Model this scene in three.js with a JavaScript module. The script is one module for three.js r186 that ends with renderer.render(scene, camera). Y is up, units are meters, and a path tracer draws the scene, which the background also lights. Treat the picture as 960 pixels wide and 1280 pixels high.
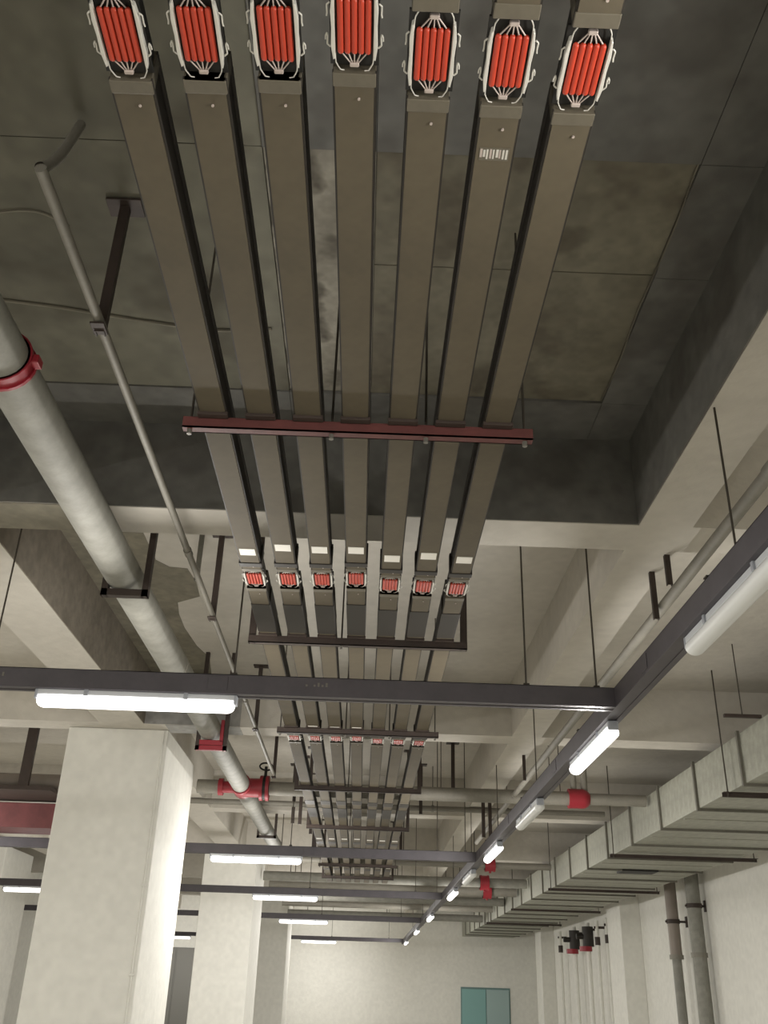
import * as THREE from 'three';
import { RoundedBoxGeometry } from 'three/addons/geometries/RoundedBoxGeometry.js';
import { mergeGeometries } from 'three/addons/utils/BufferGeometryUtils.js';
import { RectAreaLightUniformsLib } from 'three/addons/lights/RectAreaLightUniformsLib.js';

// ---------------------------------------------------------------- camera, light, exposure
const scene = new THREE.Scene();
scene.background = new THREE.Color(0x000000);
const EYE = 1.6;
const camera = new THREE.PerspectiveCamera(2 * Math.atan(640 / 1181.3) * 180 / Math.PI, 0.75, 0.05, 120);
camera.position.set(0, EYE, 0);
camera.rotation.set(0.4712, -0.01049, 0.03178, 'YXZ');
scene.add(camera);
const renderer = new THREE.WebGLRenderer({ antialias: true });
renderer.toneMapping = THREE.LinearToneMapping;
renderer.toneMappingExposure = 1.0;
renderer.shadowMap.enabled = true;
RectAreaLightUniformsLib.init();
const LAMP_POWER = 198;     // radiance of each lit batten's downward face
const LAMP_SIDE = 175;      // and of its two flanks
const LAMP_GLOW = 3.4;      // what the eye sees of the diffuser
const LAMP_COLOR = new THREE.Color().setRGB(1.0, 0.97, 0.925);

// ---------------------------------------------------------------- seeded noise, textures
let seed = 7;
const rnd = () => { seed = (seed * 1664525 + 1013904223) >>> 0; return seed / 4294967296; };
function noiseGrid(n) { const a = new Float32Array(n * n); for (let i = 0; i < a.length; i++) a[i] = rnd(); return a; }
const NG = [noiseGrid(64), noiseGrid(64), noiseGrid(64)];
function vnoise(x, y, period, k = 0) {
  const g = NG[k]; const xi = Math.floor(x), yi = Math.floor(y); let fx = x - xi, fy = y - yi;
  fx = fx * fx * (3 - 2 * fx); fy = fy * fy * (3 - 2 * fy);
  const w = (v) => ((v % period) + period) % period;
  const a = g[w(yi) * 64 + w(xi)], b = g[w(yi) * 64 + w(xi + 1)], c = g[w(yi + 1) * 64 + w(xi)], d = g[w(yi + 1) * 64 + w(xi + 1)];
  return a + (b - a) * fx + (c - a) * fy + (a - b - c + d) * fx * fy;
}
function fbm(u, v, base, oct, k = 0) {
  let s = 0, amp = 0.5, p = base, t = 0;
  for (let i = 0; i < oct; i++) { s += amp * vnoise(u * p, v * p, Math.min(p, 64), (k + i) % 3); t += amp; amp *= 0.5; p = Math.min(64, p * 2); }
  return s / t;
}
function tex(n, fn, color, metres) {
  const d = new Uint8Array(n * n * 4);
  for (let j = 0; j < n; j++) for (let i = 0; i < n; i++) {
    const c = fn(i / n, j / n); const o = (j * n + i) * 4;
    for (let q = 0; q < 3; q++) d[o + q] = Math.max(0, Math.min(255, Math.round(255 * (Array.isArray(c) ? c[q] : c))));
    d[o + 3] = 255;
  }
  const t = new THREE.DataTexture(d, n, n, THREE.RGBAFormat);
  t.magFilter = THREE.LinearFilter; t.minFilter = THREE.LinearMipmapLinearFilter; t.generateMipmaps = true;
  t.wrapS = t.wrapT = THREE.RepeatWrapping; if (color) t.colorSpace = THREE.SRGBColorSpace;
  t.repeat.set(1 / metres, 1 / metres); t.needsUpdate = true;
  return t;
}
const mixc = (a, b, t) => [0, 1, 2].map(i => a[i] + (b[i] - a[i]) * t);
const rough = (hex) => hex;
function concreteTex(light, dark, stain, metres, k) {
  return tex(512, (u, v) => {
    const big = fbm(u, v, 4, 4, k), fine = fbm(u, v, 32, 3, k + 1), st = fbm(u, v, 6, 5, k + 2);
    let c = mixc(dark, light, Math.min(1, Math.max(0, (big - 0.25) * 1.9)));
    if (st > 0.56) c = mixc(c, stain, Math.min(1, (st - 0.56) * 6));
    const f = 0.9 + fine * 0.2; return c.map(x => x * f);
  }, true, metres);
}
const bumpFine = tex(256, (u, v) => fbm(u, v, 16, 4, 1), false, 0.7);
const bumpRough = tex(512, (u, v) => 0.6 * fbm(u, v, 12, 5, 0) + 0.4 * Math.min(1, Math.abs(fbm(u, v, 5, 3, 2) - 0.5) * 8), false, 1.8);
function M(color, roughness, metalness = 0, extra = {}) { return new THREE.MeshStandardMaterial({ color, roughness, metalness, ...extra }); }
const paintMap = (base, amp, m, k) => tex(256, (u, v) => { const n = fbm(u, v, 6, 5, k), f = fbm(u, v, 40, 2, k + 1); return base.map(b => b * (1 - amp + amp * 1.2 * n + 0.05 * (f - 0.5))); }, true, m);

const MAT = {
  white: M(0xffffff, 0.85, 0, { map: paintMap([0.88, 0.875, 0.845], 0.025, 3.1, 0), bumpMap: bumpFine, bumpScale: 0.002 }),
  ceilWhite: M(0xffffff, 0.9, 0, { map: paintMap([0.785, 0.765, 0.725], 0.06, 2.7, 2), bumpMap: bumpFine, bumpScale: 0.003 }),
  raw: M(0xffffff, 0.92, 0, { map: concreteTex([0.45, 0.44, 0.385], [0.38, 0.37, 0.325], [0.34, 0.325, 0.28], 2.9, 0), bumpMap: bumpRough, bumpScale: 0.008 }),
  rawPanel: M(0xffffff, 0.9, 0, { map: concreteTex([0.50, 0.48, 0.415], [0.44, 0.42, 0.36], [0.40, 0.375, 0.32], 1.7, 1), bumpMap: bumpRough, bumpScale: 0.007 }),
  rawSmooth: M(0xffffff, 0.88, 0, { map: concreteTex([0.45, 0.445, 0.425], [0.41, 0.405, 0.385], [0.385, 0.375, 0.355], 2.3, 2), bumpMap: bumpFine, bumpScale: 0.002 }),
  flankBrown: M(0xffffff, 0.9, 0, { map: concreteTex([0.52, 0.49, 0.445], [0.50, 0.47, 0.425], [0.48, 0.45, 0.405], 2.1, 1), bumpMap: bumpFine, bumpScale: 0.003 }),
  rawPale: M(0xffffff, 0.9, 0, { map: concreteTex([0.62, 0.60, 0.55], [0.53, 0.51, 0.46], [0.36, 0.34, 0.30], 1.1, 2), bumpMap: bumpRough, bumpScale: 0.006 }),
  patchOlive: M(0xffffff, 0.9, 0, { map: concreteTex([0.50, 0.48, 0.42], [0.475, 0.455, 0.40], [0.45, 0.43, 0.375], 1.9, 0), bumpMap: bumpFine, bumpScale: 0.003 }),
  patchGrey: M(0xffffff, 0.9, 0, { map: concreteTex([0.61, 0.605, 0.59], [0.58, 0.575, 0.56], [0.55, 0.545, 0.53], 1.9, 1), bumpMap: bumpFine, bumpScale: 0.002 }),
  mortar: M(0x7d786a, 0.95, 0, { bumpMap: bumpRough, bumpScale: 0.01 }),
  floor: M(0xffffff, 0.55, 0, { map: concreteTex([0.76, 0.75, 0.71], [0.70, 0.69, 0.65], [0.64, 0.62, 0.58], 3.3, 2) }),
  ductBrown: M(0xffffff, 0.8, 0, { map: paintMap([0.36, 0.325, 0.255], 0.14, 0.9, 1) }),
  ductCap: M(0xffffff, 0.55, 0.1, { map: paintMap([0.40, 0.375, 0.32], 0.1, 0.5, 2) }),
  ductSide: M(0x2a251f, 0.65),
  ductDark: M(0x2e2a25, 0.6, 0.1),
  black: M(0x15130f, 0.6),
  redBar: M(0xb43a22, 0.45),
  redPaint: M(0x8f202c, 0.45),
  alu: M(0xc9c6bd, 0.45, 0.1),
  grip: M(0xb9aca4, 0.45, 0.2),
  label: M(0xe9e6de, 0.6),
  steelBrown: M(0xffffff, 0.6, 0.1, { map: paintMap([0.40, 0.215, 0.20], 0.2, 0.4, 0) }),
  steelDark: M(0xffffff, 0.6, 0.15, { map: paintMap([0.26, 0.215, 0.19], 0.2, 0.4, 1) }),
  rod: M(0x4b463e, 0.5, 0.4),
  rodLight: M(0x77746c, 0.5, 0.4),
  trunk: M(0xffffff, 0.5, 0.1, { map: paintMap([0.33, 0.315, 0.335], 0.12, 0.8, 2) }),
  batten: M(0xc9ccd0, 0.45, 0.05),
  capGrey: M(0xa8acb4, 0.35, 0.2),
  galv: M(0xffffff, 0.5, 0.3, { map: paintMap([0.63, 0.63, 0.58], 0.16, 0.35, 0) }),
  galvFlange: M(0xffffff, 0.55, 0.25, { map: paintMap([0.42, 0.41, 0.37], 0.15, 0.3, 1) }),
  pipeGalv: M(0xffffff, 0.68, 0.05, { map: paintMap([0.56, 0.555, 0.52], 0.14, 0.5, 2) }),
  pipeGrey: M(0xffffff, 0.6, 0.1, { map: paintMap([0.52, 0.505, 0.465], 0.12, 0.6, 0) }),
  pipeClad: M(0x867d74, 0.55, 0.2),
  brownRed: M(0xffffff, 0.6, 0.1, { map: paintMap([0.46, 0.25, 0.25], 0.2, 0.8, 1) }),
  teal: M(0x83acaa, 0.7), tealPale: M(0x9db3b2, 0.7), tealDark: M(0x6c8886, 0.6),
  shutter: M(0x7c7b76, 0.7, 0.1),
};
const lampMat = new THREE.MeshStandardMaterial({ color: 0xffffff, roughness: 0.6, emissive: LAMP_COLOR.clone(), emissiveIntensity: LAMP_GLOW });
const offMat = new THREE.MeshPhysicalMaterial({ color: 0xe2e4e4, roughness: 0.35 });

// ---------------------------------------------------------------- geometry helpers
const Y = (h) => h + EYE;                     // h: height above the eye
function metreUV(g) {                         // uv in metres, by the dominant axis of the normal
  const p = g.attributes.position, n = g.attributes.normal, uv = new Float32Array(p.count * 2);
  for (let i = 0; i < p.count; i++) {
    const ax = Math.abs(n.getX(i)), ay = Math.abs(n.getY(i)), az = Math.abs(n.getZ(i));
    let u, v;
    if (ay >= ax && ay >= az) { u = p.getX(i); v = p.getZ(i); } else if (ax >= az) { u = p.getZ(i); v = p.getY(i); } else { u = p.getX(i); v = p.getY(i); }
    uv[i * 2] = u; uv[i * 2 + 1] = v;
  }
  g.setAttribute('uv', new THREE.BufferAttribute(uv, 2)); return g;
}
function box(x0, x1, y0, y1, z0, z1, r = 0) {
  const w = Math.abs(x1 - x0), h = Math.abs(y1 - y0), d = Math.abs(z1 - z0);
  const g = r > 0 ? new RoundedBoxGeometry(w, h, d, 2, Math.min(r, w / 2.1, h / 2.1, d / 2.1)) : new THREE.BoxGeometry(w, h, d);
  g.translate((x0 + x1) / 2, (y0 + y1) / 2, (z0 + z1) / 2);
  return metreUV(g);
}
function cyl(a, b, r, seg = 16, r2 = r) {      // a, b: arrays
  const A = new THREE.Vector3(...a), B = new THREE.Vector3(...b), d = B.clone().sub(A), L = d.length();
  const g = new THREE.CylinderGeometry(r2, r, L, seg, 1);
  const uv = g.attributes.uv; for (let i = 0; i < uv.count; i++) uv.setXY(i, uv.getX(i) * 6.283 * r, uv.getY(i) * L);
  g.applyQuaternion(new THREE.Quaternion().setFromUnitVectors(new THREE.Vector3(0, 1, 0), d.normalize()));
  g.translate((A.x + B.x) / 2, (A.y + B.y) / 2, (A.z + B.z) / 2);
  return g;
}
const clean = (g) => { const q = g.index ? g.toNonIndexed() : g; for (const k of Object.keys(q.attributes)) if (!['position', 'normal', 'uv'].includes(k)) q.deleteAttribute(k); return q; };
const merge = (list) => mergeGeometries(list.map(clean));
function mesh(name, geos, mat, parent, label) {
  const m = new THREE.Mesh(Array.isArray(geos) ? merge(geos) : geos, mat); m.name = name; parent.add(m);
  if (label) m.userData.label = label;
  return m;
}
const taken = {};
function numbered(n) { const k = taken[n] = (taken[n] ?? -1) + 1; return k ? `${n}_${String(k).padStart(3, '0')}` : n; }
function thing(name, label, category, group, pos = [0, 0, 0]) {
  const o = new THREE.Group(); o.name = numbered(name); o.position.set(...pos); scene.add(o);
  o.userData = { label, category }; if (group) o.userData.group = group; return o;
}
function structure(name, geos, mat, label, category) {
  const m = mesh(numbered(name), geos, mat, scene); m.userData = { kind: 'structure' };
  if (label) m.userData.label = label; if (category) m.userData.category = category; return m;
}
// C-channel swept along x (open side faces +y), profile w (z) by h (y), base at y=0, centred on x=0,z=0
function channelX(len, w, h, t = 0.006) {
  return merge([box(-len / 2, len / 2, 0, t, -w / 2, w / 2), box(-len / 2, len / 2, t, h, -w / 2, -w / 2 + t), box(-len / 2, len / 2, t, h, w / 2 - t, w / 2)]);
}
function channelY(len, w, d, t = 0.006) {      // upright channel, web towards +z
  return merge([box(-w / 2, w / 2, 0, len, d / 2 - t, d / 2), box(-w / 2, -w / 2 + t, 0, len, -d / 2, d / 2 - t), box(w / 2 - t, w / 2, 0, len, -d / 2, d / 2 - t)]);
}
const at = (g, x, y, z) => g.clone().translate(x, y, z);

// ---------------------------------------------------------------- the setting
const SOF = 2.6, SLAB = 3.2, XL = -9.5, XR = 6.5, ZB = -38.2, ZF = 6;
structure('floor', box(XL - 0.3, XR + 0.3, -0.25, 0, ZB - 0.3, ZF + 0.3), MAT.floor, 'pale painted concrete floor', 'floor');
structure('wall_right', box(XR, XR + 0.3, 0, Y(SLAB) + 0.25, ZB - 0.3, ZF + 0.3), MAT.white, 'white painted wall beside the sheet metal air duct', 'wall');
structure('wall_left', box(XL - 0.3, XL, 0, Y(SLAB) + 0.25, ZB - 0.3, ZF + 0.3), MAT.white, 'white painted wall on the far left', 'wall');
structure('wall_back', box(XL, XR, 0, Y(SLAB) + 0.25, ZB - 0.3, ZB), MAT.white, 'white painted far end wall', 'wall');
structure('wall_front', box(XL, XR, 0, Y(SLAB) + 0.25, ZF, ZF + 0.3), MAT.white, 'white wall behind the viewer', 'wall');
const BZ = (k) => 0.19 - 5.35 * k, BW = 0.36;                  // front edge and width of the cross beams
const LB = [[-7.2, -6.7], [-2.98, -2.49], [1.62, 1.95]];       // long beams
// slabs between the beams: the bay over the viewer is raw concrete, all others are painted
structure('ceiling', [box(XL, XR, Y(SLAB), Y(SLAB) + 0.25, ZB, BZ(1)), box(XL, -2.49, Y(SLAB), Y(SLAB) + 0.25, BZ(1), ZF), box(1.62, XR, Y(SLAB), Y(SLAB) + 0.25, BZ(1), ZF), box(-2.49, 1.62, Y(SLAB), Y(SLAB) + 0.25, BZ(0), ZF)], MAT.ceilWhite, 'white painted ceiling slab between the beams', 'ceiling');
const rawBay = structure('ceiling', [box(-2.49, 1.62, Y(SLAB) + 0.04, Y(SLAB) + 0.25, BZ(1), BZ(0))], MAT.raw, 'bare stained grey concrete slab above the near busbar ducts', 'ceiling');
{ // formwork panels of the raw bay, with recessed joints
  const xs = [-2.49, -0.54, -0.05, 1.34, 1.62], zs = [0.19, -1.5, -2.9, -3.62, -4.74, -5.16];
  for (let i = 0; i < xs.length - 1; i++) for (let j = 0; j < zs.length - 1; j++) {
    const inner = xs[i] >= -0.55 && xs[i + 1] <= 1.35 && zs[j] <= -2.89 && zs[j + 1] >= -4.75;
    const smooth = xs[i] >= 1.3 || zs[j + 1] < -5 || (zs[j] > -2.85 && xs[i] > -0.6);
    const lift = inner ? 0.02 - 0.004 * ((i + j) % 2) : smooth ? 0 : 0.01 - 0.002 * ((i * 2 + j) % 3);
    mesh('formwork_panel', box(xs[i] + 0.001, xs[i + 1] - 0.001, Y(SLAB) + lift, Y(SLAB) + 0.042, zs[j + 1] + 0.001, zs[j] - 0.001, 0.002), inner ? (xs[i] < -0.1 ? MAT.rawPale : MAT.rawPanel) : smooth ? MAT.rawSmooth : MAT.raw, rawBay);
  }
  // mortar ridges left where grout ran through the formwork joints
  const ridge = (pts, r) => { const c = new THREE.CatmullRomCurve3(pts.map(([x, z]) => new THREE.Vector3(x, Y(SLAB) + 0.004, z + 0.012 * (rnd() - 0.5)))); return new THREE.TubeGeometry(c, 40, r, 5); };
  mesh('mortar_ridge', ridge([[-2.4, -3.3], [-2.0, -3.36], [-1.62, -3.33], [-1.5, -3.42]], 0.008), MAT.mortar, rawBay);
  mesh('mortar_ridge', ridge([[-2.3, -3.95], [-1.75, -4.02], [-1.3, -4.12], [-0.9, -4.17], [-0.6, -4.15]], 0.009), MAT.mortar, rawBay);
  mesh('mortar_ridge', ridge([[1.33, -2.9], [1.34, -3.3], [1.33, -3.9], [1.34, -4.3], [1.33, -4.72]], 0.005), MAT.mortar, rawBay);
}
for (let k = 0; k <= 6; k++) structure('cross_beam', box(XL, XR, Y(SOF), Y(SLAB), BZ(k) - BW, BZ(k)), MAT.ceilWhite, 'white painted concrete cross beam ' + ['above the viewer', 'bounding the bare concrete bay', 'above the first pillar', 'beyond the first pillar', 'above the second pillar', 'beyond the second pillar', 'above the third pillar'][k], 'beam');
LB.forEach(([x0, x1], i) => {
  const segs = []; for (let k = -1; k <= 6; k++) { const z1 = k < 0 ? ZF : BZ(k) - BW, z0 = k === 6 ? ZB : BZ(k + 1); segs.push(box(x0, x1, Y(SOF), Y(SLAB), z0, z1)); }
  structure('long_beam', segs, MAT.ceilWhite, ['white painted long ceiling beam over the left aisle', 'white painted long ceiling beam over the row of pillars', 'white painted long ceiling beam above the right cable trunking'][i], 'beam');
});
// raw faces of the near bay and the darker brownish flank of the beam over the pillars
structure('bay_face', box(-2.49, 1.62, Y(SOF) + 0.004, Y(SLAB), BZ(1), BZ(1) + 0.008), MAT.rawSmooth, 'bare grey concrete end face of the near ceiling bay', 'beam face');
structure('bay_face', box(1.612, 1.62, Y(SOF) + 0.004, Y(SLAB), BZ(1) + 0.008, BZ(0)), MAT.rawSmooth, 'bare grey concrete right face of the near ceiling bay', 'beam face');
structure('bay_face', box(-2.49, -2.482, Y(SOF) + 0.004, Y(SLAB), BZ(1) + 0.008, BZ(0)), MAT.rawSmooth, 'bare grey concrete left face of the near ceiling bay', 'beam face');
structure('bay_face', box(-2.49, -2.482, Y(SOF) + 0.004, Y(SLAB), BZ(2), BZ(1) - BW), MAT.flankBrown, 'brownish beam side left of the galvanised pipe', 'beam face');
// thin plates, darker than the ceiling paint, on slab and beams around the pipe
{
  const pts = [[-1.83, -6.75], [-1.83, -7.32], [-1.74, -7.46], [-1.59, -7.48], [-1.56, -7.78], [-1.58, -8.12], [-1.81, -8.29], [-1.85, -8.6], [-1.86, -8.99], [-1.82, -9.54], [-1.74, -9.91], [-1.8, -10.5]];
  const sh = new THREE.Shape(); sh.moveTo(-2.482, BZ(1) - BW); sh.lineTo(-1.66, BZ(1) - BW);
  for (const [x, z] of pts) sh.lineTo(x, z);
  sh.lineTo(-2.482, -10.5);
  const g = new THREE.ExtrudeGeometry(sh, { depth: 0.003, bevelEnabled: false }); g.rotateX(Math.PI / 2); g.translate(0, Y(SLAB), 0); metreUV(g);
  structure('darker_patch', g, MAT.patchOlive, 'grey brown ceiling patch with a ragged edge behind the galvanised pipe', 'concrete patch');
  structure('darker_patch', box(-2.482, -1.67, Y(SOF) - 0.003, Y(SOF), BZ(1) - BW, BZ(1)), MAT.patchOlive, 'grey brown strip under the cross beam left of the galvanised pipe', 'concrete patch');
  structure('darker_patch', [box(-2.482, -1.42, Y(SOF) + 0.004, Y(SLAB), BZ(2), BZ(2) + 0.004), box(-2.25, -1.42, Y(SOF) - 0.003, Y(SOF), BZ(2) - BW, BZ(2))], MAT.patchGrey, 'grey end of the cross beam beside the nearest pillar', 'concrete patch');
}
// pillars
const PZ = [-10.75, -21.45, -32.2];
PZ.forEach((z, i) => {
  structure('pillar', box(-3.38, -2.25, 0, Y(SOF), z - 1.9, z, 0.015), MAT.white, ['nearest and largest white square pillar at left', 'second white pillar, behind the nearest one', 'farthest white pillar, mostly hidden by the second'][i], 'pillar');
});
structure('pillar', box(6.03, XR, 0, Y(SLAB), -25.0, -23.7, 0.015), MAT.white, 'slim white pilaster on the right wall beyond the vertical pipes', 'pillar');
structure('pillar', box(6.05, XR, 0, Y(SLAB), -35.6, -34.5, 0.015), MAT.white, 'narrow white pilaster on the right wall near the far corner', 'pillar');
structure('pillar', box(-8.6, -7.6, 0, Y(SOF), -23.3, -21.45, 0.015), MAT.white, 'white pillar in the left aisle, at the left picture edge', 'pillar');
{
  const t = thing('pillar_conduit', 'thin white conduit up the right edge of the nearest pillar', 'conduit');
  mesh('conduit_section', cyl([-2.3, 0, -10.738], [-2.3, Y(2.58), -10.738], 0.009, 8), MAT.white, t);
  for (const h of [-1, 0.1, 0.95]) mesh('clip', box(-2.325, -2.275, Y(h) - 0.012, Y(h) + 0.012, -10.749, -10.725, 0.003), MAT.white, t);
}
// grey and teal doors in the back wall
{
  const d = structure('door_1', box(-8.0, -5.3, 0, 2.9, ZB, ZB + 0.03), MAT.shutter, 'plain grey double door in the far wall between the pillars', 'door');
  for (const x of [-7.95, -6.62]) mesh('door_leaf', box(x, x + 1.27, 0.02, 2.85, ZB + 0.03, ZB + 0.06, 0.006), MAT.shutter, d);
  const t = structure('door_2', box(3.72, 5.5, 0, 1.9, ZB, ZB + 0.03), MAT.tealDark, 'blue green double door low in the far wall', 'door');
  mesh('door_leaf', box(3.76, 4.62, 0.02, 1.84, ZB + 0.03, ZB + 0.07, 0.01), MAT.teal, t);
  mesh('door_leaf', box(4.64, 5.46, 0.02, 1.84, ZB + 0.03, ZB + 0.07, 0.01), MAT.tealPale, t, 'paler right leaf');
}

// ---------------------------------------------------------------- cable trunking and lamps
const rodGeo = (x, z, h0, h1, r = 0.006) => cyl([x, Y(h0), z], [x, Y(h1), z], r, 8);
function trunkingX(x0, x1, z, label, rods, marks) {
  const t = thing('cable_trunking', label, 'cable trunking', 'trunking that carries the lamps');
  const n = Math.ceil((x1 - x0) / 2.6), L = (x1 - x0) / n;
  for (let i = 0; i < n; i++) {
    const a = x0 + i * L, b = a + L;
    mesh('trunking_section', [box(a, b, Y(1.575), Y(1.69), z + 0.048, z + 0.052), box(a, b, Y(1.575), Y(1.69), z - 0.052, z - 0.048), box(a, b, Y(1.686), Y(1.69), z - 0.052, z + 0.052), box(a, b, Y(1.571), Y(1.575), z - 0.052, z - 0.02), box(a, b, Y(1.571), Y(1.575), z + 0.02, z + 0.052), box(a, b, Y(1.575), Y(1.579), z - 0.022, z + 0.022)], MAT.trunk, t);
    if (i) mesh('joint_plate', box(a - 0.06, a + 0.06, Y(1.59), Y(1.675), z + 0.052, z + 0.056, 0.0015), MAT.trunk, t);
  }
  for (const x of rods) { mesh('hanger_rod', rodGeo(x, z, 1.69, SLAB), MAT.rod, t); mesh('rod_nut', box(x - 0.018, x + 0.018, Y(1.69), Y(1.712), z - 0.018, z + 0.018, 0.003), MAT.rod, t); }
  for (const mx of marks || []) for (let i = 0; i < 6; i++) {      // worn, unreadable printed marks
    if (i === 1 && mx > -1) continue;
    mesh('printed_mark', box(mx + i * 0.024, mx + i * 0.024 + 0.012, Y(1.632), Y(1.632 + 0.012 + 0.012 * (i % 2)), z + 0.052, z + 0.0535), MAT.rodLight, t);
  }
  return t;
}
const ROWS = [-5.6, -13.1, -18.7, -25.2, -35.4];
const ROWN = ['nearest', 'second', 'third', 'fourth', 'farthest'];
ROWS.forEach((z, i) => trunkingX(i === 4 ? -7.6 : i === 0 ? -5.69 : XL, 1.485, z, `dark grey cable trunking crossing the room, ${ROWN[i]} of the five cross runs`, i === 0 ? [-4.2, -2.3, -0.82, 0.96, 1.39] : i === 1 ? [-8, -6, -4, -0.95, 0.98, 1.35] : [-7, -5, -0.95, 1.0], i === 0 ? [-2.32, -0.38] : null));
trunkingX(-5.69, 1.485, 1.9, 'dark grey cable trunking crossing the room behind the viewer', [-4, -2, 0.96]);
function trunkingZ(x, z0, z1, side, rods, label) {
  const t = thing('cable_trunking', label, 'cable trunking', 'trunking that carries the lamps');
  let z = z0;
  while (z > z1 + 0.1) {
    const e = Math.max(z1, z - 2.6);
    mesh('trunking_section', [box(x - 0.055, x - 0.051, Y(1.575), Y(1.69), e, z), box(x + 0.051, x + 0.055, Y(1.575), Y(1.69), e, z), box(x - 0.055, x + 0.055, Y(1.686), Y(1.69), e, z), box(x - 0.055, x - 0.02, Y(1.571), Y(1.575), e, z), box(x + 0.02, x + 0.055, Y(1.571), Y(1.575), e, z), box(x - 0.022, x + 0.022, Y(1.575), Y(1.579), e, z)], MAT.trunk, t);
    if (e > z1) mesh('joint_plate', box(x - 0.059, x - 0.055, Y(1.59), Y(1.675), e - 0.06, e + 0.06, 0.0015), MAT.trunk, t);
    z = e;
  }
  for (const q of rods) { mesh('hanger_rod', rodGeo(x + 0.1, q, 1.62, side), MAT.rod, t); mesh('rod_bracket', [box(x - 0.062, x + 0.125, Y(1.69), Y(1.698), q - 0.02, q + 0.02, 0.002), box(x + 0.055, x + 0.125, Y(1.62), Y(1.69), q - 0.015, q + 0.015, 0.002)], MAT.rod, t); }
}
trunkingZ(1.54, 5.5, -36.6, SOF, [-1.4, -3.85, -6.6, -9.2, -12, -15, -18, -22, -27, -32], 'long dark grey cable trunking running away on the right, above the lamps');
trunkingZ(-5.75, 5.5, -12.4, SLAB, [-1.4, -4.2, -6.6, -9.2, -11.9], 'dark grey cable trunking along the left aisle outside the picture');
function lampProto(lit) {          // batten lamp along x, top at y = 0
  const o = new THREE.Group();
  mesh('housing', box(-0.6, 0.6, -0.035, 0, -0.03, 0.03, 0.006), MAT.batten, o);
  const cap = new THREE.CapsuleGeometry(0.047, 1.09, 8, 20); cap.rotateZ(Math.PI / 2); cap.scale(1, 0.85, 1); cap.translate(0, -0.066, 0);
  mesh('diffuser', cap, lit ? lampMat : offMat, o);
  for (const s of [-1, 1]) mesh('end_cap', box(s * 0.585, s * 0.604, -0.06, 0, -0.034, 0.034, 0.008), MAT.capGrey, o);
  mesh('clip', box(-0.31, -0.285, -0.04, 0.004, -0.04, 0.04, 0.003), MAT.capGrey, o);
  mesh('clip', box(0.285, 0.31, -0.04, 0.004, -0.04, 0.04, 0.003), MAT.capGrey, o);
  return o;
}
const litProto = lampProto(true), offProto = lampProto(false);
function lamp(x, z, turn, lit, label) {
  const o = (lit ? litProto : offProto).clone(); o.name = numbered('tube_lamp'); scene.add(o);
  o.position.set(x, Y(1.571), z); o.rotation.y = turn;
  o.userData = { label, category: 'lamp', group: lit ? 'lit tube lamps' : 'unlit tube lamps' };
  if (lit) for (const [tilt, power] of [[0, LAMP_POWER], [-1, LAMP_SIDE], [1, LAMP_SIDE]]) {     // the diffuser glows downwards and to both sides
    const l = new THREE.RectAreaLight(LAMP_COLOR, power, 1.1, 0.06); l.name = 'lamp_light';
    l.position.set(0, tilt ? -0.066 : -0.112, tilt * 0.052); l.rotation.x = -Math.PI / 2 + tilt * -1.45; o.add(l);
  }
}
ROWS.forEach((z, i) => lamp(-1.39, z, 0, true, `lit white tube lamp under the ${ROWN[i]} cross trunking, left of the busbar ducts`));
lamp(-1.39, 1.9, 0, true, 'lit tube lamp behind the viewer on the cross trunking there');
[-1.15, -6.45, -11.75].forEach((z, i) => lamp(-5.75, z, Math.PI / 2, true, `lit tube lamp under the left aisle trunking outside the picture, ${['nearest', 'second', 'third'][i]}`));
[-1.15, 4.2].forEach((z, i) => lamp(1.54, z, Math.PI / 2, true, `lit tube lamp under the right trunking, ${['just outside the right picture edge', 'behind the viewer'][i]}`));
lamp(-5.95, ROWS[2], 0, true, 'lit tube lamp at the left picture edge, beyond the nearest pillar');
lamp(-6.35, ROWS[4], 0, true, 'small lit tube lamp far away between the first and second pillars');
[-6.45, -11.75, -17.1, -22.6, -28, -34.2].forEach((z, i) => lamp(1.54, z, Math.PI / 2, true, `lit tube lamp under the long right trunking, ${['nearest', 'second', 'third', 'fourth', 'fifth', 'farthest'][i]} of the lit ones there`));
[-3.7, -9.1, -14.45].forEach((z, i) => lamp(1.54, z, Math.PI / 2, false, `unlit grey tube lamp under the right trunking, ${['nearest one at the right picture edge', 'between the nearest and second lit lamps', 'between the second and third lit lamps'][i]}`));

// ---------------------------------------------------------------- busbar ducts
const DB = 2.11;                                   // underside of the ducts
const DX = [...Array(7)].map((_, i) => -0.683 + 0.196 * i);
const OFF = [0, 0.01, 0.02, 0.05, -0.02, -0.03, -0.045];
const JZ = [-1.585, -5.07, -8.9, -12.2, -15.75, -19.3], HALF = 0.125;
const ductShape = new THREE.Shape(), coverShape = new THREE.Shape();
[[-0.0515, 0], [0.0515, 0], [0.0515, 0.006], [-0.0515, 0.006]].forEach(([x, y], i) => i ? coverShape.lineTo(x, y) : coverShape.moveTo(x, y));
[[-0.0575, 0.004], [0.0575, 0.004], [0.0575, 0.014], [0.05, 0.016], [0.05, 0.106], [0.0575, 0.108], [0.0575, 0.12], [-0.0575, 0.12], [-0.0575, 0.108], [-0.05, 0.106], [-0.05, 0.016], [-0.0575, 0.014]].forEach(([x, y], i) => i ? ductShape.lineTo(x, y) : ductShape.moveTo(x, y));
function ductGeo(z0, z1, shape = ductShape) {
  const g = new THREE.ExtrudeGeometry(shape, { depth: Math.abs(z1 - z0), bevelEnabled: false }); g.translate(0, 0, Math.min(z0, z1)); return metreUV(g);
}
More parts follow.
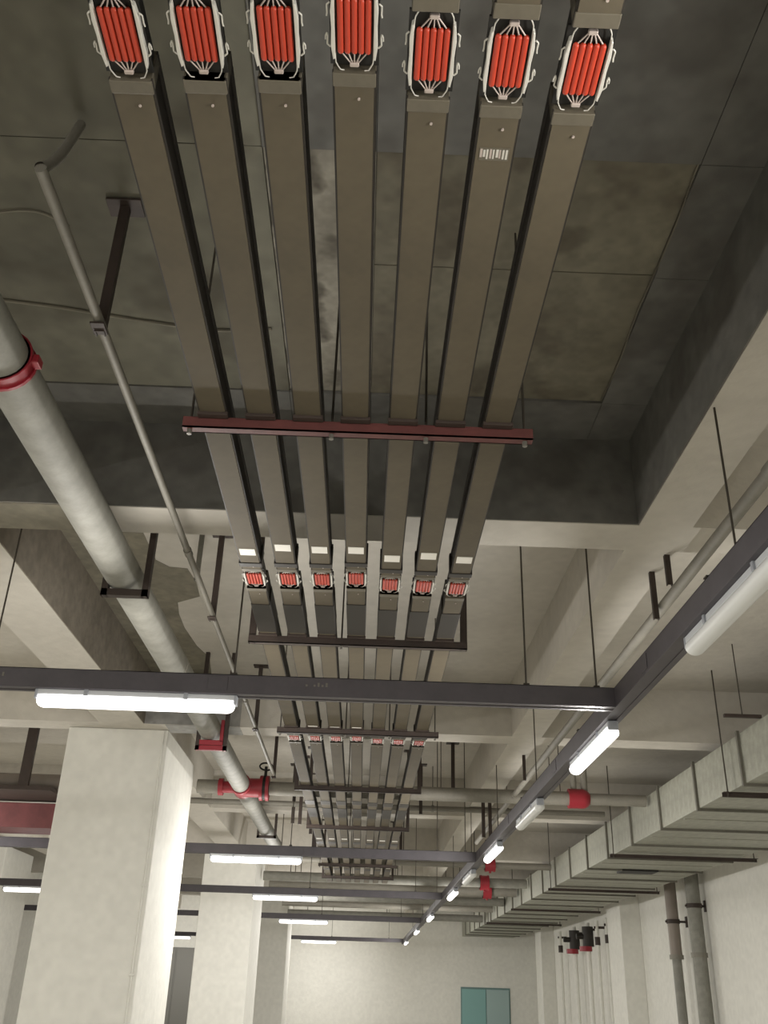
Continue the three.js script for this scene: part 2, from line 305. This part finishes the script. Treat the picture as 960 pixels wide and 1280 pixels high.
const barGeo = (() => { const g = new THREE.CapsuleGeometry(0.0085, 0.135, 4, 10); g.rotateX(Math.PI / 2); return g; })();
const housingGeo = merge([box(-0.05, 0.05, 0.03, 0.11, -0.124, 0.124, 0.004), box(-0.062, 0.062, 0.022, 0.03, -0.115, 0.115)]);
const fanGeo = (() => {
  const l = [];
  for (const s of [-1, 1]) {
    for (let i = -2; i <= 2; i++) l.push(cyl([i * 0.0172, 0.012, s * 0.07], [i * 0.0045, 0.012, s * 0.104], 0.0022, 6, 0.0018));
    l.push(box(-0.012, 0.012, 0.006, 0.02, s * 0.1, s * 0.112, 0.003));
  }
  return l;
})();
function clipGeo(s) {
  const tube = (pts, r) => new THREE.TubeGeometry(new THREE.CatmullRomCurve3(pts.map(([x, z]) => new THREE.Vector3(s * x, 0.012, z)), false, 'catmullrom', 0.1), 24, r, 6);
  const sh = new THREE.Shape();                 // thick extruded rib
  [[0.05, -0.085], [0.053, -0.087], [0.0575, -0.05], [0.0555, 0], [0.0575, 0.045], [0.053, 0.085], [0.05, 0.087]].forEach(([x, z], i) => i ? sh.lineTo(s * x, -z) : sh.moveTo(s * x, -z));
  const rib = new THREE.ExtrudeGeometry(sh, { depth: 0.018, bevelEnabled: true, bevelSize: 0.0015, bevelThickness: 0.0015, bevelSegments: 1 });
  rib.rotateX(-Math.PI / 2); rib.translate(0, 0.004, 0); metreUV(rib);
  return [rib,
    tube([[0.026, -0.125], [0.036, -0.124], [0.048, -0.1], [0.0495, 0], [0.048, 0.1], [0.036, 0.124], [0.024, 0.125]], 0.0018),
    tube([[0.06, -0.058], [0.068, -0.05], [0.067, -0.03], [0.0685, -0.02]], 0.0022), tube([[0.06, 0.062], [0.067, 0.055], [0.0665, 0.035], [0.068, 0.026]], 0.0022),
    tube([[0.0685, -0.02], [0.072, -0.028], [0.0725, -0.038]], 0.002)];
}
const clipL = merge(clipGeo(-1)), clipR = merge(clipGeo(1)), fanM = merge(fanGeo);
const capGeo = box(-0.0565, 0.0565, -0.002, 0.122, -0.02, 0.02, 0.003);
const boltGeo = cyl([0, -0.004, 0], [0, 0, 0], 0.004, 6);
const ORD = ['leftmost', 'second from left', 'third from left', 'middle, fourth from left', 'fifth from left', 'second from right', 'rightmost'];
const segCache = {};
DX.forEach((x, i) => {
  const t = thing('busbar_duct', `brown overhead busbar duct with red joint bars, ${ORD[i]} of seven`, 'busbar duct', 'seven parallel busbar ducts', [x, Y(DB), 0]);
  const js = JZ.map(z => z + OFF[i]);
  const ends = [0.9, ...js.flatMap(z => [z + HALF, z - HALF]), -21.6];
  for (let k = 0; k < ends.length; k += 2) { const sec = mesh('duct_section', ductGeo(ends[k], ends[k + 1]), MAT.ductSide, t); mesh('cover_plate', ductGeo(ends[k], ends[k + 1], coverShape), MAT.ductBrown, sec, 'brown cover plate'); }
  mesh('riser_section', box(-0.0575, 0.0575, 0, SLAB - DB, -21.73, -21.6, 0.004), MAT.ductBrown, t);
  js.forEach((z, k) => {
    if (k > 2) { mesh('joint_cover', box(-0.06, 0.06, -0.006, 0.122, z - HALF, z + HALF, 0.004), MAT.ductDark, t, 'dark closed joint cover'); for (const s of [-1, 1]) mesh('end_cap', at(capGeo, 0, 0, z + s * (HALF + 0.02)), MAT.ductCap, t); if (k > 3) mesh('white_label', box(-0.042, 0.042, -0.003, 0.002, z + 0.375, z + 0.455), MAT.label, t, 'blank white label'); if (k === 3) mesh('joint_sleeve', box(-0.06, 0.06, -0.004, 0.124, -13.3, -12.6, 0.004), MAT.ductDark, t, 'darker sleeve after the joint'); return; }
    const j = mesh('joint', at(housingGeo, 0, 0, z), MAT.black, t, 'open joint with red conductor bars');
    for (let b = -2; b <= 2; b++) mesh('conductor_bar', at(barGeo, b * 0.0172, 0.012, z), MAT.redBar, j, 'red conductor bar');
    mesh('contact_fingers', at(fanM, 0, 0, z), MAT.grip, j, 'pale metal contact fingers');
    mesh('side_clip', at(clipL, 0, 0, z), MAT.alu, j, 'white metal side clip'); mesh('side_clip', at(clipR, 0, 0, z), MAT.alu, j, 'white metal side clip');
    for (const s of [-1, 1]) { mesh('end_cap', at(capGeo, 0, 0, z + s * (HALF + 0.02)), MAT.ductCap, t); mesh('bolt', at(boltGeo, 0.012, -0.001, z + s * (HALF + 0.075)), MAT.grip, t); }
    if (k) mesh('white_label', box(-0.042, 0.042, -0.003, 0.002, z + 0.375 + 0.02 * ((i * 3) % 4 - 1), z + 0.455 + 0.02 * ((i * 3) % 4 - 1)), MAT.label, t, 'blank white label');
    if (k) mesh('clamp_band', box(-0.064, 0.064, -0.005, 0.124, z + HALF + 0.075, z + HALF + 0.125, 0.003), MAT.ductDark, t, 'dark clamp band before the joint');
    if (k === 1) mesh('joint_sleeve', box(-0.06, 0.06, -0.004, 0.124, -5.94, -5.45 + OFF[i], 0.004), MAT.ductDark, t, 'darker sleeve after the joint');
  });
  if (i === 5) { // silver sticker with unreadable print
    const s = mesh('sticker', box(-0.042, 0.042, -0.0012, 0.001, -1.925, -1.88), MAT.ductCap, t, 'torn silver sticker');
    for (let q = 0; q < 9; q++) mesh('print_mark', box(-0.04 + q * 0.009, -0.036 + q * 0.009 + 0.003 * rnd(), -0.0018, -0.001, -1.92 + 0.01 * rnd(), -1.888 + 0.005 * rnd()), q % 3 ? MAT.alu : MAT.grip, s);
  }
});
// support bars under the ducts
const GAPS = [-0.193, 0.199];
const BARS = [[-3.35, 'rod'], [-6.03, 'frame'], [-8.47, 'rod'], [-11.15, 'frame'], [-14.0, 'frame'], [-16.4, 'frame'], [-18.45, 'rod'], [-20.5, 'frame']];
const BARW = ['reddish brown, nearest of the row', 'second of the row, past the second joints', 'third of the row, beside the third joints', 'fourth of the row', 'fifth of the row', 'sixth of the row', 'seventh of the row', 'farthest of the row'];
BARS.forEach(([z, kind], i) => {
  const t = thing('duct_support', `${kind === 'frame' ? 'steel U frame' : 'steel bar on rods'} under the busbar ducts, ${BARW[i]}`, 'support bar', 'supports under the busbar ducts', [-0.083, Y(DB), z]);
  const m = i === 0 ? MAT.steelBrown : MAT.steelDark, L = kind === 'frame' ? 1.46 : 1.45;
  const roll = channelX(L, 0.045, 0.05); roll.rotateX(Math.PI); roll.translate(0, -0.003, 0);
  mesh('bar', [roll, box(-L / 2, L / 2, -0.053, -0.047, -0.0225, 0.0225)], m, t);
  if (kind === 'frame') for (const s of [-1, 1]) { mesh('post', at(channelY(SLAB - DB + 0.053, 0.045, 0.03), s * (L / 2 - 0.0225), -0.053, 0), m, t); mesh('top_plate', box(s * (L / 2 - 0.0225) - 0.07, s * (L / 2 - 0.0225) + 0.07, SLAB - DB - 0.012, SLAB - DB, -0.06, 0.06), m, t); }
  const rx = kind === 'frame' ? [-0.193] : [-0.78, ...GAPS, 0.61];
  for (const x of rx) { mesh('threaded_rod', cyl([x + 0.083, -0.07, 0], [x + 0.083, SLAB - DB, 0], 0.0055, 8), MAT.rod, t); mesh('nut', cyl([x + 0.083, -0.075, 0], [x + 0.083, -0.053, 0], 0.011, 6), MAT.rodLight, t); }
  for (const x of DX) mesh('clamp', box(x + 0.083 - 0.062, x + 0.083 + 0.062, -0.012, 0.004, 0.026, 0.06, 0.002), MAT.steelDark, t);
});

// ---------------------------------------------------------------- pipes
function coupling(t, a, b, r, label = 'red grooved coupling') {
  const A = new THREE.Vector3(...a), B = new THREE.Vector3(...b), d = B.clone().sub(A).normalize();
  const p = (k) => A.clone().lerp(B, k).toArray();
  mesh('grooved_coupling', [cyl(p(0), p(1), r + 0.018, 24), cyl(p(0), p(0.2), r + 0.026, 24), cyl(p(0.8), p(1), r + 0.026, 24), at(box(-0.02, 0.02, -0.02, 0.02, -0.03, 0.03, 0.005), ...p(0.5).map((v, i) => v + (i === 0 && Math.abs(d.x) < 0.5 ? r + 0.03 : i === 1 && Math.abs(d.x) > 0.5 ? -(r + 0.03) : 0)))], MAT.redPaint, t, label);
}
const PX = -1.62, PH = 2.38, PR = 0.115;
{
  const t = thing('galvanised_pipe', 'thick galvanised pipe with red couplings running along the left', 'pipe');
  const cuts = [2.5, -3.37, -7.6, -13.05, -18.3];
  for (let i = 0; i < 4; i++) mesh('pipe_section', cyl([PX, Y(PH), cuts[i]], [PX, Y(PH), cuts[i + 1]], PR, 32), MAT.pipeGalv, t);
  coupling(t, [PX, Y(PH), -3.33], [PX, Y(PH), -3.41], PR - 0.008);
  mesh('weld_seam', cyl([PX, Y(PH), -7.585], [PX, Y(PH), -7.615], PR + 0.004, 32), MAT.pipeGrey, t);
  mesh('end_plug', cyl([PX, Y(PH), -18.3], [PX, Y(PH), -18.36], PR + 0.012, 24), MAT.pipeGrey, t);
  mesh('branch_pipe', cyl([-2.2, Y(2.36), -12.75], [PX - 0.28, Y(2.36), -12.75], 0.088, 28), MAT.pipeGrey, t);
  // red tee at the crossing with the transverse pipe
  const tz = -12.75;
  mesh('tee', [cyl([PX, Y(PH), tz + 0.17], [PX, Y(PH), tz - 0.2], PR + 0.018, 24), cyl([PX - 0.24, Y(PH - 0.02), tz], [PX, Y(PH - 0.02), tz], 0.075, 20), cyl([PX - 0.3, Y(PH - 0.02), tz], [PX - 0.24, Y(PH - 0.02), tz], 0.11, 20), cyl([PX, Y(PH - 0.02), tz], [PX + 0.26, Y(PH - 0.02), tz], PR + 0.005, 24), cyl([PX + 0.24, Y(PH - 0.02), tz], [PX + 0.28, Y(PH - 0.02), tz], PR + 0.045, 24), cyl([PX + 0.32, Y(PH - 0.02), tz], [PX + 0.36, Y(PH - 0.02), tz], PR + 0.045, 24)], MAT.redPaint, t, 'red grooved tee');
  mesh('valve_gear', [cyl([PX + 0.28, Y(PH - 0.02), tz], [PX + 0.32, Y(PH - 0.02), tz], PR + 0.03, 24), cyl([PX + 0.3, Y(PH + 0.08), tz], [PX + 0.3, Y(PH + 0.26), tz], 0.02, 10), new THREE.TorusGeometry(0.085, 0.012, 8, 24).rotateX(1.2).translate(PX + 0.3, Y(PH + 0.26), tz)], MAT.black, t, 'black valve gear and handwheel');
}
function uBracket(z, x, h, w, mat, label, red) {
  const t = thing('pipe_bracket', label, 'bracket', 'brackets under the galvanised pipe', [x, Y(h), z]);
  mesh('cross_bar', at(channelX(w, 0.05, 0.045), 0, -0.048, 0), mat, t);
  mesh('post', at(channelY(SLAB - h + 0.048, 0.04, 0.05), w / 2 - 0.02, -0.048, 0), MAT.steelDark, t);
  mesh('post', at(channelY(red ? SLAB - h + 0.048 : 0.17, 0.04, 0.05), -w / 2 + 0.02, -0.048, 0), MAT.steelDark, t);
  if (red) mesh('saddle', [box(-w / 2 + 0.04, w / 2 - 0.04, 0, 0.05, -0.05, 0.05, 0.005), box(w / 2 - 0.075, w / 2 - 0.04, 0.03, 0.26, -0.05, 0.05, 0.005)], MAT.redPaint, t, 'red saddle under the pipe');
  return t;
}
uBracket(-5.68, PX + 0.035, PH - PR, 0.3, MAT.steelDark, 'dark U bracket holding the galvanised pipe, in front of the lamp');
uBracket(-9.75, PX + 0.03, PH - PR - 0.055, 0.32, MAT.redPaint, 'red saddled U bracket under the galvanised pipe, beside the nearest pillar', true);
uBracket(-16.3, PX + 0.03, PH - PR, 0.32, MAT.steelDark, 'small dark U bracket at the far end of the galvanised pipe');
{ // thin conduit with its hangers
  const t = thing('steel_conduit', 'thin grey conduit between the galvanised pipe and the busbar ducts', 'conduit');
  const cx = -1.2, ch = 2.51; const zs = [-2.4, -5.6, -9.1, -12.7];
  for (let i = 0; i < 3; i++) { mesh('conduit_section', cyl([cx, Y(ch), zs[i]], [cx, Y(ch), zs[i + 1]], 0.022, 14), MAT.pipeGrey, t); if (i) mesh('conduit_socket', cyl([cx, Y(ch), zs[i] + 0.04], [cx, Y(ch), zs[i] - 0.04], 0.027, 14), MAT.pipeGrey, t); }
  mesh('conduit_bend', new THREE.TubeGeometry(new THREE.CatmullRomCurve3([[cx, ch, -2.4], [cx - 0.005, ch + 0.03, -2.43], [cx - 0.03, ch + 0.25, -2.58], [cx - 0.08, SLAB - 0.02, -2.8]].map(([x, h, z]) => new THREE.Vector3(x, Y(h), z))), 20, 0.02, 10), MAT.pipeGrey, t);
  [[-3.23, 'above the near end of the conduit'], [-6.72, 'just before the nearest lamp'], [-10.1, 'behind the nearest cross trunking'], [-12.6, 'near the red tee']].forEach(([z, w]) => {
    const h = thing('conduit_hanger', `dark brown steel hanger of the thin conduit, ${w}`, 'hanger', 'hangers of the conduit', [cx, Y(ch), z]);
    mesh('hanger_bar', at(channelY(SLAB - ch + 0.04, 0.042, 0.036), 0.0, -0.04, -0.045), MAT.steelDark, h);
    mesh('top_plate', box(-0.08, 0.08, SLAB - ch - 0.012, SLAB - ch, -0.1, 0.01, 0.002), MAT.steelDark, h);
    mesh('clip', [box(-0.03, 0.03, -0.034, -0.024, -0.06, 0.02, 0.002)], MAT.steelDark, h);
  });
  const h = thing('conduit_hanger', 'paler short steel hanger beside the thin conduit', 'hanger', 'hangers of the conduit', [-1.36, Y(2.8), -6.78]);
  mesh('hanger_bar', channelY(SLAB - 2.8, 0.036, 0.03), MAT.galvFlange, h);
}
{ // transverse pipes
  const t = thing('cross_pipe', 'thick grey pipe crossing above the busbar ducts with a red coupling at right', 'pipe', 'pipes crossing the room');
  const z = -12.75;
  mesh('pipe_section', cyl([PX + 0.365, Y(2.36), z], [0.7, Y(2.36), z], 0.088, 28), MAT.pipeGrey, t);
  mesh('pipe_section', cyl([0.7, Y(2.36), z], [2.72, Y(2.36), z], 0.088, 28), MAT.pipeGrey, t);
  mesh('pipe_section', cyl([2.72, Y(2.36), z], [3.7, Y(2.36), z], 0.075, 28), MAT.pipeGrey, t);
  mesh('red_elbow', [cyl([2.68, Y(2.36), z], [2.86, Y(2.36), z], 0.125, 24), new THREE.SphereGeometry(0.125, 20, 14).translate(2.86, Y(2.36), z)], MAT.redPaint, t, 'red elbow');
  mesh('riser_pipe', [cyl([2.76, Y(2.4), z], [2.76, Y(SLAB), z], 0.04, 16), cyl([2.9, Y(2.42), z], [2.9, Y(SLAB), z], 0.045, 16)], MAT.pipeGrey, t);
  for (const x of [-0.95, 1.0, 2.45, 2.58]) mesh('hanger_rod', rodGeo(x, z, 2.44, SLAB), MAT.rod, t);
  const u = thing('cross_pipe', 'thin dark grey pipe crossing just behind the thick transverse pipe', 'pipe', 'pipes crossing the room');
  mesh('pipe_section', cyl([-2.9, Y(2.555), -15], [3.7, Y(2.555), -15], 0.042, 16), MAT.pipeGrey, u);
  for (const x of [-0.9, 1.05, 2.2]) { mesh('hanger_rod', rodGeo(x, -15, 2.6, SLAB), MAT.rod, u); mesh('pipe_clip', cyl([x - 0.02, Y(2.555), -15], [x + 0.02, Y(2.555), -15], 0.052, 16), MAT.rodLight, u); }
  [[-19.6, 2.3, 0.06], [-22.6, 2.28, 0.1], [-24.2, 2.26, 0.12], [-26.4, 2.2, 0.1], [-28.6, 2.2, 0.09], [-31, 2.1, 0.1]].forEach(([pz, h, r], i) => {
    const q = thing('cross_pipe', `grey pipe crossing the far ceiling, ${['first', 'second', 'third', 'fourth', 'fifth', 'last'][i]} beyond the third cross trunking`, 'pipe', 'pipes crossing the room');
    mesh('pipe_section', cyl([-2.2, Y(h), pz], [3.7, Y(h), pz], r, 20), i % 2 ? MAT.pipeGalv : MAT.pipeGrey, q);
    if (i < 3) coupling(q, [2.4 + i * 0.25, Y(h), pz], [2.6 + i * 0.25, Y(h), pz], r + 0.035);
    for (const x of [-1.6, 0.8, 2.2]) mesh('hanger_rod', rodGeo(x, pz, h + r, SLAB, 0.009), MAT.rod, q);
  });
}
{ // pipe above the right trunking
  const t = thing('steel_conduit', 'grey pipe running along above the right cable trunking', 'conduit');
  const x = 1.95, h = 2.36; const zs = [2, -4, -8, -12.6, -17];
  for (let i = 0; i < 4; i++) { mesh('conduit_section', cyl([x, Y(h), zs[i]], [x, Y(h), zs[i + 1]], 0.036, 16), MAT.pipeGrey, t); if (i) mesh('conduit_socket', cyl([x, Y(h), zs[i] + 0.05], [x, Y(h), zs[i] - 0.05], 0.043, 16), MAT.pipeGrey, t); }
  [[-5.58, 0.02, 2.39, 'shorter one'], [-5.86, -0.0, 2.26, 'longer one'], [-11.4, 0, 2.3, 'far one near the red valve']].forEach(([z, dx, hb, w]) => {
    const g = thing('pipe_hanger', `dark strap hanger of the pipe above the right trunking, ${w}`, 'hanger', 'strap hangers on the right', [x + dx - 0.06, Y(hb), z]);
    mesh('hanger_bar', channelY((z === -5.86 || z === -5.58 ? SLAB : SLAB) - hb, 0.035, 0.03), MAT.steelDark, g);
  });
  [[0.86, -14.9, 2.45], [1.22, -13.4, 2.5], [1.78, -14.6, 2.1], [1.88, -14.6, 2.1]].forEach(([sx, z, hb], i) => {
    const g = thing('ceiling_hanger', `dark ceiling hanger right of the busbar ducts, ${['T topped, behind the crossing pipes', 'in front of the thin crossing pipe', 'left of a close pair', 'right of a close pair'][i]}`, 'hanger', 'ceiling hangers behind the crossing pipes', [sx, Y(hb), z]);
    mesh('hanger_bar', channelY(SLAB - hb, 0.05, 0.04), MAT.steelDark, g); mesh('top_plate', box(-0.09, 0.09, SLAB - hb - 0.015, SLAB - hb, -0.07, 0.07), MAT.steelDark, g);
  });
}
[[-0.95, -14.6, 2.2], [-0.85, -15.9, 2.25], [-1.1, -15.2, 2.3], [-0.88, -17.6, 2.2]].forEach(([sx, z, hb], i) => {
  const g = thing('ceiling_hanger', `dark steel ceiling hanger left of the busbar ducts, ${['first', 'second', 'third', 'last'][i]} behind the red tee`, 'hanger', 'ceiling hangers behind the crossing pipes', [sx, Y(hb), z]);
  mesh('hanger_bar', channelY(SLAB - hb, 0.05, 0.04), MAT.steelDark, g); mesh('top_plate', box(-0.09, 0.09, SLAB - hb - 0.015, SLAB - hb, -0.07, 0.07), MAT.steelDark, g);
});

// ---------------------------------------------------------------- large sheet-metal duct on the right
{
  const x0 = 3.75, x1 = 5.62, hb = 1.95, ht = 2.44, step = 1.42, zs = -6.6;
  const t = thing('air_duct', 'large rectangular galvanised air duct along the right wall', 'air duct');
  for (let i = 0; i < 22; i++) {
    const za = zs - i * step, zb = Math.max(ZB + 0.02, za - step); if (za < ZB + 0.2) break;
    const sec = mesh('duct_section', box(x0, x1, Y(hb), Y(ht), zb + 0.012, za - 0.012, 0.004), MAT.galv, t);
    mesh('flange', [box(x0 - 0.028, x1 + 0.028, Y(hb) - 0.028, Y(hb) + 0.004, za - 0.02, za + 0.02, 0.003), box(x0 - 0.028, x0 + 0.004, Y(hb), Y(ht) + 0.028, za - 0.02, za + 0.02, 0.003), box(x1 - 0.004, x1 + 0.028, Y(hb), Y(ht) + 0.028, za - 0.02, za + 0.02, 0.003)], MAT.galvFlange, t);
    mesh('stiffener', box(x0 + 0.05, x1 - 0.05, Y(hb) - 0.008, Y(hb) + 0.002, (za + zb) / 2 - 0.02, (za + zb) / 2 + 0.02, 0.004), MAT.galv, sec);
  }
  mesh('air_grille', [box(4.3, 4.9, Y(hb) - 0.03, Y(hb) + 0.002, -16.9, -16.5, 0.006)], MAT.black, t, 'dark outlet under the duct');
  [-9.75, -14.55, -19.6, -24.6, -29.5].forEach((z, i) => {
    const s = thing('duct_support', `dark angle bar on rods under the large air duct, ${['nearest', 'second', 'third', 'fourth', 'farthest'][i]}`, 'support bar', 'bars under the air duct', [4.75, Y(hb), z]);
    mesh('bar', [box(-1.12, 1.05, -0.075, -0.029, -0.03, -0.024), box(-1.12, 1.05, -0.035, -0.029, -0.03, 0.03)], MAT.steelDark, s);
    for (const x of [-1.07, 1.0]) mesh('hanger_rod', cyl([x, -0.08, 0], [x, (SLAB - hb), 0], 0.008, 8), MAT.rod, s);
  });
  const b = thing('ceiling_hanger', 'dark angle stub on a thin rod above the large air duct', 'hanger', undefined, [3.62, Y(2.46), -8.9]);
  mesh('angle_bar', [box(-0.2, 0.16, 0, 0.03, -0.02, 0.02, 0.002)], MAT.steelDark, b); mesh('hanger_rod', cyl([-0.02, 0, 0], [-0.02, SLAB - 2.46, 0], 0.006, 8), MAT.rod, b);
}
// vertical pipes on the right wall
[[6.22, -20.3, 0.115, MAT.pipeClad, 'brown grey vertical pipe on the right wall with a clamp'], [6.28, -19.1, 0.13, MAT.pipeGalv, 'pale thick vertical pipe on the right wall, nearest the viewer']].forEach(([x, z, r, m, label], i) => {
  const t = thing('vertical_pipe', label, 'pipe', undefined, [x, 0, z]);
  mesh('pipe_section', cyl([0, 0, 0], [0, 2.4, 0], r * (i ? 1 : 0.8), 24), i ? m : MAT.pipeGalv, t);
  mesh('pipe_section', cyl([0, 2.4, 0], [0, Y(SLAB), 0], r, 24), m, t);
  mesh('pipe_collar', cyl([0, 2.36, 0], [0, 2.44, 0], r + 0.02, 24), MAT.pipeGrey, t);
  mesh('wall_bracket', [box(-r - 0.04, XR - x - 0.006, 3.02 + i * 0.2, 3.06 + i * 0.2, -0.02, 0.02, 0.003), box(XR - x - 0.03, XR - x - 0.006, 2.94 + i * 0.2, 3.14 + i * 0.2, -0.04, 0.04, 0.003), cyl([0, 3.0 + i * 0.2, 0], [0, 3.08 + i * 0.2, 0], r + 0.015, 24)], MAT.steelDark, t);
});
[[6.3, -26.2, 0.04], [6.3, -27.3, 0.05], [6.25, -28.2, 0.06], [6.25, -30.0, 0.06], [6.3, -32.4, 0.05]].forEach(([x, z, r], i) => {
  const valve = i === 2 || i === 3;
  const t = thing('vertical_pipe', valve ? `pale vertical pipe with a dark valve and red wheel, ${i === 2 ? 'right' : 'left'} of the two` : `thin pale vertical pipe on the right wall, ${['nearest the pilaster', 'next to the nearest', '', '', 'farthest'][i]}`, 'pipe', 'thin pipes beyond the pilaster', [x, 0, z]);
  mesh('pipe_section', cyl([0, 0, 0], [0, 3.5, 0], r, 16), MAT.white, t);
  mesh('wall_bracket', box(-r - 0.02, XR - x - 0.006, 3.3, 3.36, -0.03, 0.03, 0.003), MAT.steelDark, t);
  if (valve) { mesh('valve_body', [cyl([0, 2.9, 0], [0, 3.4, 0], r + 0.09, 18), cyl([-0.32, 3.15, 0], [0, 3.15, 0], 0.07, 14)], MAT.ductDark, t, 'dark valve body'); mesh('handwheel', [cyl([-0.1, 2.78, 0.1], [-0.1, 2.9, 0.1], 0.17, 20)], MAT.redPaint, t, 'red handwheel'); }
  else mesh('pipe_strap', cyl([0, 2.9, 0], [0, 3.1, 0], r + 0.02, 14), MAT.steelDark, t);
});
// left aisle
{
  const t = thing('air_duct', 'reddish brown duct crossing the left aisle behind the nearest pillar', 'air duct');
  for (let i = 0; i < 3; i++) mesh('duct_section', box(-9.4 + i * 2.0, -7.42 + i * 2.0, Y(1.72), Y(2.02), -13.0, -12.4, 0.01), MAT.brownRed, t);
  for (let i = 0; i < 4; i++) mesh('flange', box(-9.42 + i * 2, -9.38 + i * 2, Y(1.7), Y(2.04), -13.02, -12.38, 0.004), MAT.steelDark, t);
  const p = thing('cross_pipe', 'pale grey pipe above the reddish brown duct in the left aisle', 'pipe', 'pipes crossing the room');
  mesh('pipe_section', cyl([-9.4, Y(2.12), -12.6], [-3.5, Y(2.12), -12.6], 0.055, 18), MAT.pipeGalv, p);
  const p2 = thing('cross_pipe', 'brown pipe highest above the reddish brown duct in the left aisle', 'pipe', 'pipes crossing the room');
  mesh('pipe_section', cyl([-9.4, Y(2.22), -12.1], [-3.5, Y(2.22), -12.1], 0.1, 18), MAT.pipeClad, p2);
  const h = thing('ceiling_hanger', 'broad brown steel hanger left of the nearest pillar', 'hanger', undefined, [-4.1, Y(2.1), -11.7]);
  mesh('hanger_bar', channelY(SLAB - 2.1, 0.12, 0.06), MAT.steelDark, h); mesh('top_plate', box(-0.12, 0.12, SLAB - 2.1 - 0.015, SLAB - 2.1, -0.1, 0.1), MAT.steelDark, h);
  mesh('cross_bar', box(-0.8, 0.35, -0.05, 0.0, -0.8, 0.03, 0.004), MAT.steelDark, h);
}

scene.traverse(o => { if (o.isMesh) { o.castShadow = true; o.receiveShadow = true; } });
renderer.render(scene, camera);
